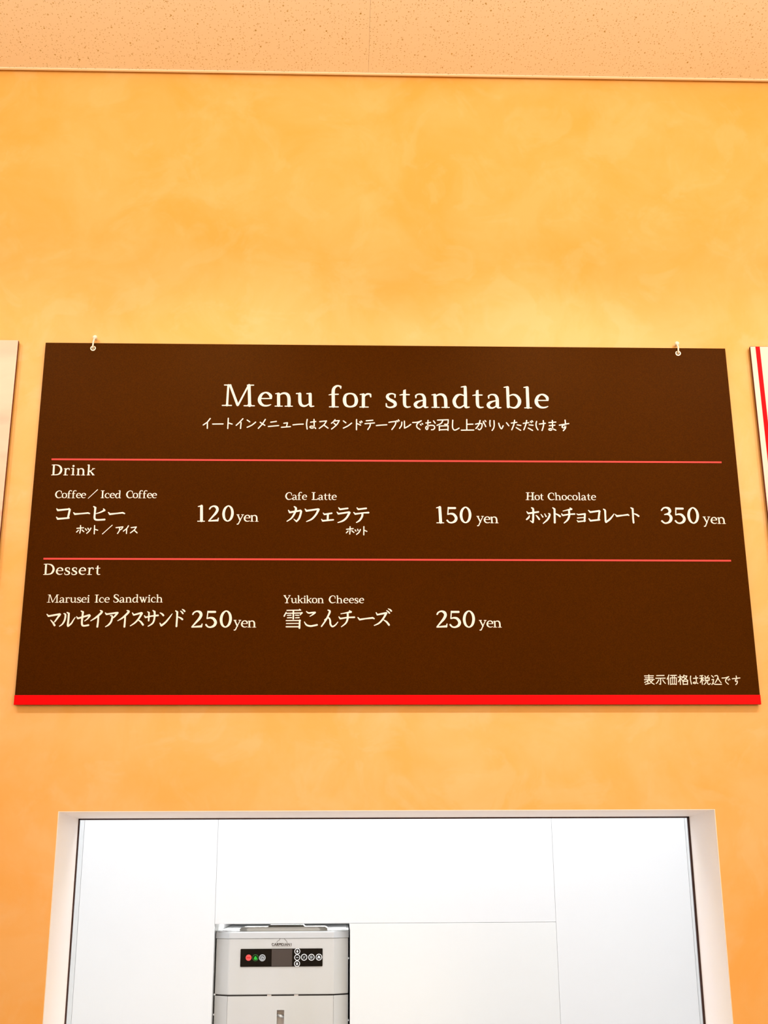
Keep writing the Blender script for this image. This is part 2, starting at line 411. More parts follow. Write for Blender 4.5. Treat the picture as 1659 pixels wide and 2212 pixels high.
def parse(s, w):
    """'x,y[,w] x,y ; ~smooth stroke ; @closed smooth stroke'"""
    res = []
    for part in s.split(';'):
        part = part.strip()
        if not part: continue
        mode = 0
        if part[0] == '~': mode = 1; part = part[1:]
        elif part[0] == '@': mode = 2; part = part[1:]
        pts = []
        for q in part.split():
            v = [float(a) for a in q.split(',')]
            pts.append((v[0], v[1], v[2] if len(v) > 2 else w))
        res.append((mode, pts))
    return res

# serif alphabet: name: (left, baseline, shear, capital height in the same units, strokes)
G = {
'M': (90, 575, -.037, 465, "228,118,22 200,560,24; 268,122,26 428,550,28; 668,122,18 440,550,20; 682,122,33 690,560,34; 145,118,13 285,118,13; 645,118,13 780,116,13; 98,561,13 295,561,13; 570,565,13 792,565,13; 190,545,20 210,545,20; 665,548,24 710,548,24"),
'e': (862, 583, -.033, 465, "930,414,13 1158,412,13; ~1146,402,26 1142,350,33 1092,300,26 1025,284,17 948,325,28 901,420,37 915,500,36 968,553,27 1030,569,20 1092,562,17 1145,542,9"),
'c': (862, 583, -.033, 465, "~1122,378,13 1125,335,20 1085,292,19 1025,284,17 948,325,28 901,420,37 915,500,36 968,553,27 1030,569,20 1092,562,17 1140,538,9"),
'n': (1245, 583, -.03, 465, "1268,306,10 1330,296,16; 1333,312,34 1333,560,35; ~1355,335,12 1405,303,19 1470,294,24 1530,325,33 1558,400,36 1558,560,36; 1255,575,11 1413,575,11; 1472,575,11 1632,575,11; 1315,560,18 1350,560,18; 1540,560,18 1578,560,18"),
'h': (1245, 583, -.03, 465, "1268,136,10 1330,126,16; 1333,140,34 1333,560,35; ~1355,335,12 1405,303,19 1470,294,24 1530,325,33 1558,400,36 1558,560,36; 1255,575,11 1413,575,11; 1472,575,11 1632,575,11"),
'u': (190, 590, -.022, 465, "202,306,13 280,303,15; ~276,312,34 276,400,35 280,490,36 305,548,32 355,574,24 415,565,18 475,525,12; 430,306,13 500,303,15; 502,315,34 503,540,34; ~503,535,34 512,572,26 535,582,16 580,577,11"),
'f': (895, 590, -.018, 465, "~997,570,36 997,400,36 997,250,36 1015,180,32 1060,137,24 1110,126,18 1150,138,20; 1158,142,22 1162,178,14; 903,325,8 960,314,14 1105,310,14; 912,584,12 1102,584,12"),
'o': (1160, 602, -.01, 465, "@1325,304,17 1415,338,27 1454,445,38 1425,550,30 1325,590,18 1227,555,30 1197,445,38 1225,338,27"),
'r': (160, 600, 0, 465, "172,320,10 240,310,14; 243,325,34 243,580,35; ~262,375,12 285,335,18 330,310,22 380,308,18; 395,318,22 403,370,15; 168,592,12 348,592,12"),
's': (730, 600, .01, 465, "938,328,16 936,382,14; ~940,325,17 900,306,15 850,302,17 790,325,26 772,370,33 805,420,34 870,455,36 930,492,36 942,545,33 905,582,24 840,598,18 785,592,16 755,575,16; 752,572,16 748,520,14"),
't': (1030, 600, .015, 465, "1160,215,9 1138,250,28; ~1138,240,30 1138,400,35 1140,500,35 1152,560,30 1195,590,20 1265,583,11; 1040,330,10 1095,320,15 1242,320,14"),
'a': (118, 612, .037, 465, "162,398,15 160,355,18; ~160,352,16 200,326,15 250,320,16 310,340,28 344,400,35 350,480,36 352,560,36 372,602,22 430,602,11; ~325,452,13 250,470,17 185,500,30 152,545,36 175,592,30 225,612,19 280,600,16 328,565,14"),
'd': (795, 612, .03, 465, "985,160,11 1060,148,16; ~1072,160,32 1076,300,35 1078,440,36 1080,560,35 1098,600,24 1162,595,11; ~1045,345,16 960,324,17 885,360,32 833,460,37 860,560,33 920,603,21 980,600,17 1050,555,14"),
'l': (900, 618, .045, 465, "910,168,11 980,155,16; 983,170,33 1000,600,35; 928,611,11 1078,611,11"),
'b': (470, 618, .042, 465, "478,168,11 550,155,16; 554,170,33 572,590,33; 555,605,12 600,580,12; ~600,350,13 670,325,17 750,350,30 812,435,37 808,520,37 758,588,30 690,612,18 600,590,14"),
'D': (100, 365, -.085, 230, "160,152,20 147,350,20; ~118,145,7 210,143,9 283,168,17 318,235,22 298,305,22 240,350,13 105,361,7"),
'i': (525, 365, -.06, 230, "580,165,23; 580,165,23 581,166,23; 535,219,6 570,214,8; 576,222,17 571,352,17; 530,359,6 603,359,6"),
'k': (865, 365, -.05, 230, "878,144,6 905,139,9; 908,148,17 898,352,17; 868,359,6 932,359,6; 985,221,7 1035,221,7; 1008,226,8 922,288,8; 935,270,12 1000,348,18; 985,359,6 1028,359,6"),
'C': (185, 858, -.085, 163, "326,762,5 325,720,8; ~322,714,8 275,702,7 225,730,13 203,785,17 225,838,13 265,853,9 325,838,5"),
'I': (1168, 858, -.075, 160, "1210,710,15 1201,848,15; 1175,703,5 1245,703,5; 1168,853,5 1234,853,5"),
'L': (728, 295, -.02, 152, "769,155,15 765,285,15; 733,147,5 800,147,5; 733,290,6 842,289,7 853,262,5"),
'H': (108, 302, .045, 152, "148,158,15 145,292,15; 247,158,15 247,292,15; 148,222,6 247,222,6; 112,152,5 185,152,5; 110,297,5 180,297,5; 215,152,5 280,152,5; 215,297,5 283,297,5"),
'S': (52, 264, -.065, 165, "158,135,5 156,112,7; ~155,112,7 112,98,7 78,115,12 76,150,15 118,180,17 155,215,16 138,248,12 100,262,7 65,253,7; 61,250,7 60,222,5"),
'w': (610, 262, -.05, 165, "615,153,6 655,153,6; 634,158,13 672,255,12; 672,255,8 702,160,8; 694,158,13 724,255,12; 724,255,8 760,158,7; 745,153,5 774,153,5"),
'y': (1048, 452, .03, 214, "1052,304,7 1100,304,7; 1155,304,7 1200,304,7; 1074,310,15 1132,428,14; ~1184,308,8 1150,380,9 1118,450,11 1095,500,12 1070,508,11"),
'Y': (120, 277, -.02, 160, "138,122,13 194,202,13; 252,122,7 196,205,8; 194,202,14 188,268,14; 122,117,5 168,117,5; 222,117,5 264,117,5; 152,272,5 222,272,5"),
'2': (125, 460, .02, 372, "~146,172,17 172,132,17 235,107,18 300,132,31 324,190,32 292,265,29 230,340,21 148,436,14; 142,446,14 330,432,24; 345,438,20 358,380,11"),
'5': (408, 460, .025, 372, "455,105,12 445,262,13; 462,121,24 610,121,24; ~445,263,13 510,248,20 580,265,28 632,340,32 610,410,29 540,447,19 475,440,17 432,398,20"),
'0': (700, 462, .03, 372, "@830,103,15 902,160,26 931,275,31 902,395,26 830,448,15 757,395,26 728,275,31 757,160,26"),
'1': (160, 463, -.04, 350, "250,130,31 250,445,32; 182,140,11 240,126,14; 168,456,10 314,456,10"),
'3': (130, 463, .085, 352, "~150,180,15 185,137,16 240,122,18 300,142,29 328,195,30 300,245,22 218,270,12; ~240,264,12 310,272,22 354,330,31 340,400,30 290,442,20 220,450,17 162,408,20"),
}
def glyph(ch):
    x0, base, sh, cap, s = G[ch]
    out = []; lo = 1e9; hi = -1e9
    for mode, pts in parse(s, 10):
        q = []
        for x, y, w_ in pts:
            X = (x-x0) - sh*(y-base); Y = base-y
            q.append((X/cap, Y/cap, w_/cap)); lo = min(lo, (X-w_)/cap); hi = max(hi, (X+w_)/cap)
        out.append((mode, q))
    return out, lo, hi
def run(ink, text, px0, px1, b0, b1, cap_px, fit=True, bold=0.93):
    """serif text between pixel columns px0..px1 on the board, baseline b0 -> b1"""
    A = at(px0, b0, BY); Bp = at(px1, b1, BY)
    C = at((px0+px1)/2, (b0+b1)/2, BY); Cc = at((px0+px1)/2, (b0+b1)/2-cap_px, BY)
    cap = Cc.z-C.z
    Cx = at((px0+px1)/2+cap_px, (b0+b1)/2, BY); cx = Cx.x-C.x; cm = (cap+cx)/2
    W = Bp.x-A.x
    gs = [glyph(c) for c in text]
    ws = [(hi-lo)*cx for _, lo, hi in gs]
    gap = (W-sum(ws))/max(1, len(text)-1)
    x = A.x
    for (st, lo, hi), wd in zip(gs, ws):
        ox = x-lo*cx; oz = A.z+(Bp.z-A.z)*((x-A.x)/max(W, 1e-6))
        for mode, q in st:
            ink.stroke([(ox+a*cx, oz+b*cap, w_*cm*bold) for a, b, w_ in q], mode > 0, mode == 2)
        x += wd+gap
def kana(ink, ox, oy, s, w, data, bold=0.94):
    """characters traced as brush strokes; local units of 1/s pixel"""
    for mode, pts in parse(data, w):
        q = []
        for x, y, w_ in pts:
            p = at(ox+x/s, oy+y/s, BY); p2 = at(ox+(x+w_)/s, oy+y/s, BY)
            q.append((p.x, p.z, (p2.x-p.x)*bold))
        ink.stroke(q, mode > 0, mode == 2)

# ------------------------------------------------------------------ menu board
c0, c1, c2, c3 = at(98.5, 740, BY), at(1566.5, 753, BY), at(1643.5, 1522, BY), at(30.5, 1522, BY)
bx0, bx1 = (c0.x+c3.x)/2, (c1.x+c2.x)/2
bz1, bz0 = (c0.z+c1.z)/2, (c2.z+c3.z)/2
board = thing('menu_board', 'wide dark brown menu board with cream lettering and red bottom edge', 'menu board', ((bx0+bx1)/2, -0.008, bz0))
el, er = at(201.5, 748.5, BY), at(1464.5, 762, BY)
# panel with two real hanging holes: frame pieces around a plate
def plate_with_holes(bm, x0, x1, z0, z1, holes_, r, ya, yb):
    # rectangles left/between/right of square cells around each hole, and a ring mesh inside each cell
    c = r*2.2
    xs = [x0]
    cells = []
    for hx, hz in holes_:
        cells.append((hx-c, hx+c, hz-c, hz+c, hx, hz))
    prev = x0
    for (a, b, zc0, zc1, hx, hz) in cells:
        box(bm, prev, a, ya, yb, z0, z1)
        box(bm, a, b, ya, yb, z0, zc0); box(bm, a, b, ya, yb, zc1, z1)
        n = 32
        sq = []
        for i in range(n):
            t = 2*math.pi*i/n; dx, dz = math.cos(t), math.sin(t); k_ = c/max(abs(dx), abs(dz)); sq.append((hx+dx*k_, hz+dz*k_))
        ci = [(hx+r*math.cos(2*math.pi*i/n), hz+r*math.sin(2*math.pi*i/n)) for i in range(n)]
        f = [[bm.verts.new((p[0], y, p[1])) for p in L__] for L__ in (sq, ci) for y in (ya, yb)]
        for i in range(n):
            j = (i+1) % n
            bm.faces.new((f[0][i], f[0][j], f[2][j], f[2][i])); bm.faces.new((f[1][i], f[3][i], f[3][j], f[1][j])); bm.faces.new((f[2][i], f[2][j], f[3][j], f[3][i]))
        prev = b
    box(bm, prev, x1, ya, yb, z0, z1)
HR = 0.0068
bm = bmesh.new()
plate_with_holes(bm, bx0, bx1, bz0, bz1, [(el.x, min(el.z, bz1-0.0155)), (er.x, min(er.z, bz1-0.0155))], HR, BY, BY+0.005)
obj('panel', bm, M['brown'], board)
for e_ in (el, er):
    bm = bmesh.new(); zc_ = min(e_.z, bz1-0.0155)
    ring_y(bm, e_.x, zc_, HR-0.0022, HR+0.0004, BY-0.0012, BY+0.0054, 28)
    obj('eyelet', bm, M['eyelet'], board, label='pale brass hanging eyelet')
# red strip
r0, r1_ = at(32, 1501, BY), at(1642, 1502, BY)
zt_ = (r0.z+r1_.z)/2
obj('bottom_strip', boxes((bx0-0.0005, bx1+0.0005, BY-0.0025, BY, bz0-0.0003, zt_)), M['red'], board, bevel=0.0006, label='glossy red strip along the bottom edge')
def rule(pa, pb, th):
    a, b = at(*pa, BY), at(*pb, BY)
    ink = Ink(BY-0.0006)
    ink.poly([(a.x, a.z-th/2), (b.x, b.z-th/2), (b.x, b.z+th/2), (a.x, a.z+th/2)])
    ink.done('rule_line', M['red_rule'], board, label='thin salmon red printed rule')
rule((111.5, 992.3), (1558.5, 998.8), 0.0044)
rule((94, 1207), (1579, 1211.3), 0.0044)
LY = BY-0.0006
def ink_part(label, fn):
    k = Ink(LY); fn(k); k.done('lettering', M['cream'], board, label=label)
def words(label, *ws_):
    for a in ws_: ink_part('cream %s reading %s' % (label, a[0]), lambda k, a=a: run(k, *a))
words('heading word', ('Menu', 479, 679, 877.3, 879, 46.2), ('for', 709.5, 802.3, 879.6, 880.4, 46.2), ('standtable', 833, 1186, 880.3, 882.2, 46.2))
def f(k):
    kana(k, 430, 800, 4.1475, 5.6, "100,432 75,465 38,490; 75,468 74,520; 122,482 215,481")
    kana(k, 470, 820, 10, 13.5, "232,837 220,1058; 240,940 314,963; 547,847 475,925 403,990; 508,930 496,1058; 640,875 695,915; ~640,1032 740,985 822,920; 1032,862 970,960 880,1055; 922,925 1020,990; 1150,922 1270,905; 1098,1015 1318,995; 1432,945 1510,935 1490,1015; 1380,1032 1573,1018")
    kana(k, 620, 820, 10, 13.5, "~130,980 240,968 350,964; ~437,862 422,960 435,1070; 510,922 620,908; ~583,862 586,960 582,1030 540,1050 498,1035 505,1012 550,1008 590,1028 618,1058; 708,910 852,895; ~852,895 800,975 698,1055; 800,985 885,1050; ~1037,870 1000,915 960,945; 1010,898 1128,888; ~1128,888 1070,980 962,1070; 1015,945 1060,985; 1218,895 1270,935; ~1218,1050 1310,1005 1395,942; 1502,865 1500,1085; 1520,955 1588,985; 1572,915 1593,940; 1602,898 1622,920")
    kana(k, 760, 820, 10, 13.5, "312,892 453,880; 285,955 488,938; ~400,948 390,1010 345,1080; ~530,995 640,985 755,978; 800,925 955,903; ~955,903 935,980 865,1080; 975,890 992,912; 1005,872 1022,895; ~1080,920 1072,990 1030,1055; 1135,900 1138,1050; ~1140,1050 1210,1015 1272,970; ~1315,930 1420,922 1500,893; ~1488,900 1410,960 1408,1030 1472,1080; 1480,970 1495,985; 1517,950 1530,965")
    kana(k, 900, 820, 10, 13.5, "198,940 300,928; ~245,882 240,980 240,1060 218,1080 196,1050 215,1015 300,990 372,1000 388,1045 360,1080 318,1085; 365,895 400,945; 450,878 682,870; ~682,870 670,960 605,968; ~565,885 530,945 440,990; 490,1010 490,1100; 490,1006 678,998 676,1100; 492,1088 675,1080; ~780,880 775,960 778,1045 815,1092 865,1080 915,1050; 1082,865 1082,1090; 1090,968 1215,965; 965,1095 1233,1092; ~1272,965 1350,950 1410,960 1402,1040 1360,1085 1328,1068; ~1370,885 1340,980 1280,1060; ~1440,935 1470,970 1490,1018; 1437,905 1455,928; 1475,887 1495,908")
    kana(k, 1040, 820, 10, 13.5, "~185,885 180,950 190,1010; ~270,890 275,990 262,1050 230,1100; ~372,945 392,1010 432,1065 468,1000; 540,935 590,1000; 645,942 762,925; ~715,880 700,970 655,1085; 772,980 850,993; 750,1038 845,1097; 905,947 1020,932; ~975,885 957,975 915,1085; 1030,980 1112,988; 1010,1048 1103,1100; 1057,907 1078,930; 1087,892 1108,912; ~1190,905 1178,960 1187,1030 1220,1088; 1250,962 1380,946; ~1335,890 1340,990 1308,1100; 1455,932 1605,920; 1465,997 1585,986; ~1530,885 1535,1000 1532,1065 1495,1097 1455,1082 1475,1060 1540,1068 1605,1095")
    kana(k, 830, 800, 4.046, 5.6, "1530,480 1612,466; ~1580,436 1583,475 1572,502 1555,498 1562,480 1582,482 1583,505 1565,528")
ink_part('small cream Japanese line under the heading', f)
ink_part('cream section title reading Drink', lambda k: run(k, 'Drink', 110, 204.5, 1026.6, 1026.9, 23))
ink_part('cream section title reading Dessert', lambda k: run(k, 'Dessert', 92.8, 216.8, 1241.6, 1241.6, 23.6))
words('small word', ('Coffee', 118.5, 185.3, 1075.9, 1076, 16.2), ('Iced', 217, 261.3, 1076, 1076, 16.2), ('Coffee', 272, 338.5, 1076, 1076.1, 16.2))
ink_part('thin cream slash between the two coffee words', lambda k: kana(k, 100, 990, 10, 8, "905,868,6 1108,680,9"))
words('small word', ('Cafe', 616, 663, 1079.6, 1079.7, 16.2), ('Latte', 673, 727, 1079.8, 1080, 16.2))
words('small word', ('Hot', 1135.5, 1174.5, 1080.2, 1080.3, 16), ('Chocolate', 1183.3, 1287.5, 1080.3, 1080.5, 16))
ink_part('first small cream word above the ice sandwich name', lambda k: run(k, 'Marusei', 101, 193.6, 1301.8, 1301.8, 17))
words('small word', ('Ice', 204, 236.3, 1301.7, 1301.7, 17), ('Sandwich', 245, 351.5, 1301.5, 1301.3, 17))
ink_part('first small cream word above the cheese dessert name', lambda k: run(k, 'Yukikon', 612, 699.7, 1302.9, 1302.9, 16.5))
words('small word', ('Cheese', 710, 786.3, 1302.9, 1303, 16.5))
words('price figure', ('120', 426, 504.5, 1126.8, 1127, 35.2), ('150', 942.5, 1018.8, 1130.2, 1130.4, 35.8), ('350', 1428.3, 1511.5, 1131.3, 1131.6, 35.8), ('250', 413, 500.5, 1356, 1356, 37.4), ('250', 942.5, 1026.7, 1356, 1356.2, 37.4))
words('price unit', ('yen', 510.5, 558.5, 1126.8, 1126.8, 21.4), ('yen', 1029.5, 1077, 1130.2, 1130.2, 21.4), ('yen', 1519, 1568.2, 1131.5, 1131.5, 21.4), ('yen', 504, 553.5, 1355.3, 1355.3, 22.2), ('yen', 1034.8, 1084, 1355.4, 1355.4, 22))
def f(k):
    kana(k, 90, 1080, 10, 20, "325,190,10 352,224,22 590,200,20; 590,192,20 612,212,20; 608,215,22 570,385,22; 320,372,10 350,410,22 588,390,19; 690,275,10 720,307,22 850,297,16 1000,283,19 1035,295,14; 1125,143,12 1162,170,22; ~1160,172,24 1150,280,21 1142,380,22 1158,420,22 1200,432,20 1280,430,20 1360,425,21; 1335,192,10 1358,225,23; ~1358,225,22 1260,272,15 1170,298,9")
    kana(k, 200, 1050, 10, 20, "342,570,10 375,608,22 500,595,16 650,578,19 692,595,14")
ink_part('cream Japanese name of the coffee', f)
ink_part('small cream Japanese word for hot under the coffee name', lambda k: kana(k, 90, 1080, 10, 12.5, "762,615 905,602; 842,555 840,640 825,718; 795,655 755,695; 875,652 912,685; 945,622 970,655; 1000,612 1015,640; ~1065,610 1030,670 975,722; 1145,555 1136,735; 1150,635 1210,655"))
ink_part('thin cream slash under the coffee name', lambda k: kana(k, 90, 1080, 10, 12.5, "1312,737,9 1525,546,9"))
ink_part('small cream Japanese word for iced under the coffee name', lambda k: kana(k, 200, 1050, 10, 12.5, "508,900 655,882; ~655,882 630,925 600,945; ~585,905 578,965 540,1025; ~775,860 740,915 665,975; 738,930 732,1025; 835,900 945,885; ~945,885 900,950 818,1012; 895,950 962,1012"))
def f(k):
    kana(k, 600, 1050, 10, 20, "230,523,10 260,570,22 490,530,20; 490,527,20 508,548,20; ~506,552,22 490,620,22 460,700,22 408,763,18; 405,765,17 348,715,8; ~355,445,12 393,485,24 370,575,22 300,690,18 200,762,11; 590,495,10 620,537,22 865,500,20; ~880,508,27 830,610,22 740,710,20 622,768,10; 980,583,8 1008,613,18 1165,588,18; 1083,610,22 1078,730,22; 945,718,8 972,752,20 1200,730,17; 1315,468,10 1345,505,20 1510,483,18; 1280,563,10 1310,600,20 1540,565,20; ~1550,575,25 1490,680,22 1410,750,20 1300,790,10")
    kana(k, 730, 1080, 10, 20, "410,170,10 440,204,20 610,183,19; 340,270,10 375,305,20 550,280,15 660,275,20; ~530,290,22 520,360,22 470,440,20 400,488,11")
ink_part('cream Japanese name of the latte', f)
ink_part('small cream Japanese note under the latte name', lambda k: kana(k, 730, 1080, 10, 12.5, "185,636 330,620; 262,580 262,660 255,738; 220,672 182,712; 300,665 345,705; 370,648 390,675; 425,635 435,665; ~485,640 455,700 402,745; 560,578 558,755; 565,655 625,680"))
def f(k):
    kana(k, 1125, 1050, 10, 20, "130,555,10 160,592,20 378,560,19; ~230,470,12 265,500,22 268,620,22 265,730,22 260,785,19; 260,790,16 200,748,7; ~185,640,10 170,680,20 125,722,17; ~325,630,8 360,665,18 398,718,20; ~435,612,9 475,668,16; 515,602,9 545,658,16; ~600,595,12 625,620,19 580,720,20 485,808,10; ~690,470,12 728,500,22; 728,500,22 733,790,22; ~750,600,12 800,622,18 845,655,22; ~910,542,8 1000,520,13 1090,500,22; 1063,475,12 1095,500,20; 880,600,10 905,635,18 1050,610,16 1160,605,18; ~1040,530,22 1045,640,22 1010,730,20 935,800,11; 1210,603,10 1240,620,16 1385,603,19; 1385,603,19 1375,760,20; 1225,692,14 1370,680,10; 1215,743,8 1240,770,17 1390,753,15")
    kana(k, 1255, 1080, 10, 20, "160,225,10 200,265,20 390,238,20; 395,238,20 404,250,19; 398,245,20 377,425,21; 170,405,10 205,450,20 398,430,18; ~485,200,12 518,230,22 522,300,20; 520,240,20 530,460,20 540,480,19; ~540,482,19 620,420,20 680,350,14 712,302,8; 735,310,8 775,350,22 900,335,16 1010,320,19 1033,335,14; ~1075,170,12 1115,195,22; 1115,195,21 1125,400,20 1135,492,20; ~1150,300,12 1200,320,18 1243,350,21")
ink_part('cream Japanese name of the hot chocolate', f)
def f(k):
    kana(k, 90, 1275, 10, 20, "115,520,10 150,560,20 390,518,22; ~395,525,26 350,590,20 285,680,16; 195,645,9 250,708,20 280,760,22; ~480,505,10 515,530,20 500,640,20 450,730,17 385,780,10; 550,480,12 590,505,22; ~588,510,22 578,640,22 565,750,22 572,775,19; ~570,780,17 640,720,18 690,640,13 725,588,8; 755,573,10 785,610,20 1030,538,22; ~1042,550,22 1000,610,16 930,665,9; 855,450,12 895,475,22; ~893,480,22 878,600,22 870,700,22 880,755,22 920,770,20 1010,755,21; ~1268,440,12 1300,475,24 1180,585,20 1060,662,10; 1225,572,18 1218,680,20 1203,790,21; 1375,490,10 1402,520,20 1620,488,20; ~1640,490,24 1570,575,18 1520,612,9; ~1485,550,9 1525,565,18 1505,670,21 1450,745,19 1380,790,10")
    kana(k, 240, 1275, 10, 20, "~345,440,12 380,470,24 260,588,20 145,660,9; 305,568,18 298,680,20 288,790,21; 460,490,10 490,535,19 655,490,21; ~665,500,24 600,610,20 520,700,18 415,772,10; ~590,648,10 640,680,19 690,748,22; 720,550,10 745,588,18 870,560,16 1015,545,20; 790,465,10 822,488,18; 820,488,18 812,660,17; ~905,440,12 940,465,22; ~940,468,22 938,600,20 900,710,19 800,780,11; ~1060,490,10 1100,512,18 1130,545,21; 1055,712,10 1085,765,22; ~1087,765,22 1180,690,20 1270,580,15 1320,510,7; 1395,445,12 1432,475,22; 1430,478,21 1425,600,20 1412,782,20; ~1450,578,10 1500,600,18 1540,630,21; ~1500,450,9 1530,475,16 1552,505,17; ~1538,413,9 1570,435,17 1590,458,18")
ink_part('cream Japanese name of the ice sandwich', f)
def f(k):
    kana(k, 600, 1275, 10, 20, "200,437,13 495,432,13; 465,410,7 487,424,12; 182,475,10 140,560,17; 180,500,12 520,492,14; 520,490,20 480,540,9; 338,440,17 335,620,17; 208,545,11 288,540,13; 208,597,11 300,593,13; 380,540,11 450,543,13; 382,597,11 462,593,13; 182,657,12 490,655,12; 475,650,18 468,818,20; 188,720,12 450,718,10; 182,790,14 450,790,14; ~620,460,10 665,492,17 740,485,18 805,482,20; ~800,490,19 750,530,14 695,565,8; ~575,685,9 620,750,18 700,775,20 780,765,20 848,750,20; ~1085,430,12 1125,465,22 1060,610,18 1010,690,17 945,782,15; ~1010,645,10 1065,605,15 1110,605,17 1132,660,20 1138,735,20 1180,785,18 1245,752,15 1298,688,9")
    kana(k, 700, 1290, 10, 20, "~365,360,10 450,345,12 580,320,23; 548,293,10 578,320,18; 320,425,10 350,465,19 500,440,16 655,435,18; ~510,350,22 510,460,22 470,560,18 375,640,10; 730,440,10 770,485,20 900,465,16 1050,448,20 1083,465,14; 1125,335,10 1150,380,18 1325,345,21; ~1345,345,24 1280,460,20 1190,560,18 1085,612,10; ~1290,495,10 1350,535,19 1402,600,22; ~1350,290,8 1385,315,16 1412,345,17; ~1385,253,8 1425,272,16 1452,300,18")
ink_part('cream Japanese name of the cheese dessert', f)
def f(k):
    kana(k, 1385, 1440, 14.3, 15, "100,290 378,285; 120,350 365,346; 100,407 400,400; 235,255 240,400; ~235,405 180,455 105,487; 205,450 210,530; 130,547 275,512; ~245,410 310,490 400,545; 355,427 300,468; 475,280 705,275; 450,362 740,358; 598,365 600,545 565,540; ~540,412 505,480 465,520; ~665,412 705,475 745,520; ~855,260 830,325 800,390; 838,345 845,550; 905,275 1085,272; 900,350,13 905,558,13; 900,350,13 1085,347,13 1085,558,13; 905,542,13 1085,542,13; 965,280,12 965,535,12; 1025,280,12 1025,535,12; 1140,327 1255,315; 1200,265 1212,555; ~1195,370 1175,430 1150,470; 1225,370 1258,410; ~1320,265 1300,310 1265,352; 1320,292 1410,290; ~1410,290 1360,385 1270,442; 1310,335 1440,432; 1290,455 1297,555; 1290,457 1430,452 1430,555; 1297,545 1430,545")
    kana(k, 1490, 1440, 14.3, 15, "~25,292 18,400 50,540; 110,367 245,350; ~185,290 198,400 200,490 165,525 115,515 112,490 160,482 250,525; 310,290 400,277; 305,362 430,350; 370,290 385,550; ~360,380 345,440 320,490; 400,395 430,440; 460,290 490,330; 570,282 530,340; 470,360 475,420; 470,360 600,350 595,425; 475,425 595,422; ~505,435 490,500 440,550; ~550,435 550,520 590,552 630,525; 670,280 730,335; 680,405 735,400 715,500 680,555; ~720,510 770,545 880,550 980,548; ~770,290 850,285 885,390 965,500; ~860,355 825,430 785,495; ~990,355 1110,345 1200,312; ~1190,320 1115,395 1110,470 1190,545; 1180,402 1195,425; 1215,378 1238,402; 1310,377 1545,352; ~1430,290 1445,370 1452,435 1415,462 1405,420 1440,402 1465,450 1460,510 1420,558")
ink_part('small cream Japanese tax note at the bottom right', f)

# ------------------------------------------------------------------ wall hooks the board hangs from
def hook(pk, e_, label):
    k = at(pk[0], pk[1], -0.012); zc_ = min(e_.z, bz1-0.0155)
    t = thing('wall_hook', label, 'hook', (k.x, 0, k.z), 'hooks holding up the menu board')
    bm = bmesh.new(); sphere(bm, (k.x, -0.0125, k.z), 0.0062, 0.8)
    obj('knob', bm, M['knob'], t, smooth=True)
    bm = bmesh.new(); tube(bm, [(k.x, 0.004, k.z), (k.x, -0.008, k.z)], 0.003)
    obj('screw', bm, M['knob'], t, smooth=True)
    bm = bmesh.new()
    zz = zc_-0.001
    pts = [(k.x, -0.010, k.z), (k.x*0.5+e_.x*0.5, -0.0145, k.z-0.006), (e_.x+0.0004, BY-0.0050, bz1+0.001), (e_.x, BY-0.0050, zz+0.008), (e_.x, BY-0.0035, zz+0.0015), (e_.x, BY+0.001, zz), (e_.x, BY+0.005, zz+0.002)]
    tube(bm, pts, 0.0021)
    obj('hook_wire', bm, M['knob'], t, smooth=True)
hook((205.5, 729), el, 'ivory hook above the left end of the brown menu board')
hook((1462.3, 742.5), er, 'ivory hook above the right end of the brown menu board')

# ------------------------------------------------------------------ neighbouring posters
PY = -0.014; PT = 0.010
pl = at(39.5, 735, PY); pr = at(1620.5, 748, PY)
pz0 = bz0+0.002
pb = thing('picture_board', 'pale peach picture board cut off at the left edge of the photo', 'poster', (pl.x-0.45, -0.008, pz0))
obj('backing', boxes((pl.x-0.9, pl.x, PY+0.0008, PY+PT, pz0, pl.z)), M['poster_edge'], pb)
obj('print', boxes((pl.x-0.9, pl.x-0.0002, PY, PY+0.0008, pz0, pl.z)), M['photo'], pb, label='soft pink and peach photo print')
pw = thing('poster_board', 'white poster board with a vertical red stripe right of the menu board', 'poster', (pr.x+0.45, -0.008, pz0))
obj('backing', boxes((pr.x, pr.x+0.9, PY+0.0008, PY+PT, pz0, pr.z)), M['poster_edge'], pw)
obj('print', boxes((pr.x+0.0002, pr.x+0.9, PY, PY+0.0008, pz0, pr.z-0.0012)), M['poster'], pw, label='off-white print')
s0, s1 = at(1631.5, 748, PY), at(1641, 748, PY)
obj('stripe', boxes((s0.x, s1.x, PY-0.0003, PY, pz0+0.001, pr.z-0.0012)), M['red'], pw, label='bright red vertical stripe')

# ------------------------------------------------------------------ soft ice cream machine
MY = 1.447                         # front face
def mp(px, py, Y=MY): return at(px, py, Y)
FX0, FX1 = mp(494, 2080).x, mp(720.5, 2080).x
CD = 0.040                         # chamfer depth
CX0, CX1 = max(at(466.0, 2080, MY+CD).x, NL+0.0035), at(752.0, 2080, MY+CD).x
ZS = mp(605, 2150).z; ZR0 = mp(605, 2027).z; ZR1 = mp(605, 2013.5).z
MD = 0.66
mach = thing('soft_serve_machine', 'beige steel soft ice cream machine with black control panel', 'machine', ((FX0+FX1)/2, MY+0.33, 0))
def body(bm, z0, z1, grow=0.0, rr=0.0):
    pts = [(FX0-grow*0.4, MY-grow), (FX1+grow*0.4, MY-grow), (CX1+grow, MY+CD-grow*0.4), (CX1+grow, MY+MD), (CX0-grow, MY+MD), (CX0-grow, MY+CD-grow*0.4)]
    prism_z(bm, pts, z0, z1)
bm = bmesh.new(); body(bm, ZS+0.0022, ZR0)
obj('upper_housing', bm, M['steel'], mach, bevel=0.003)
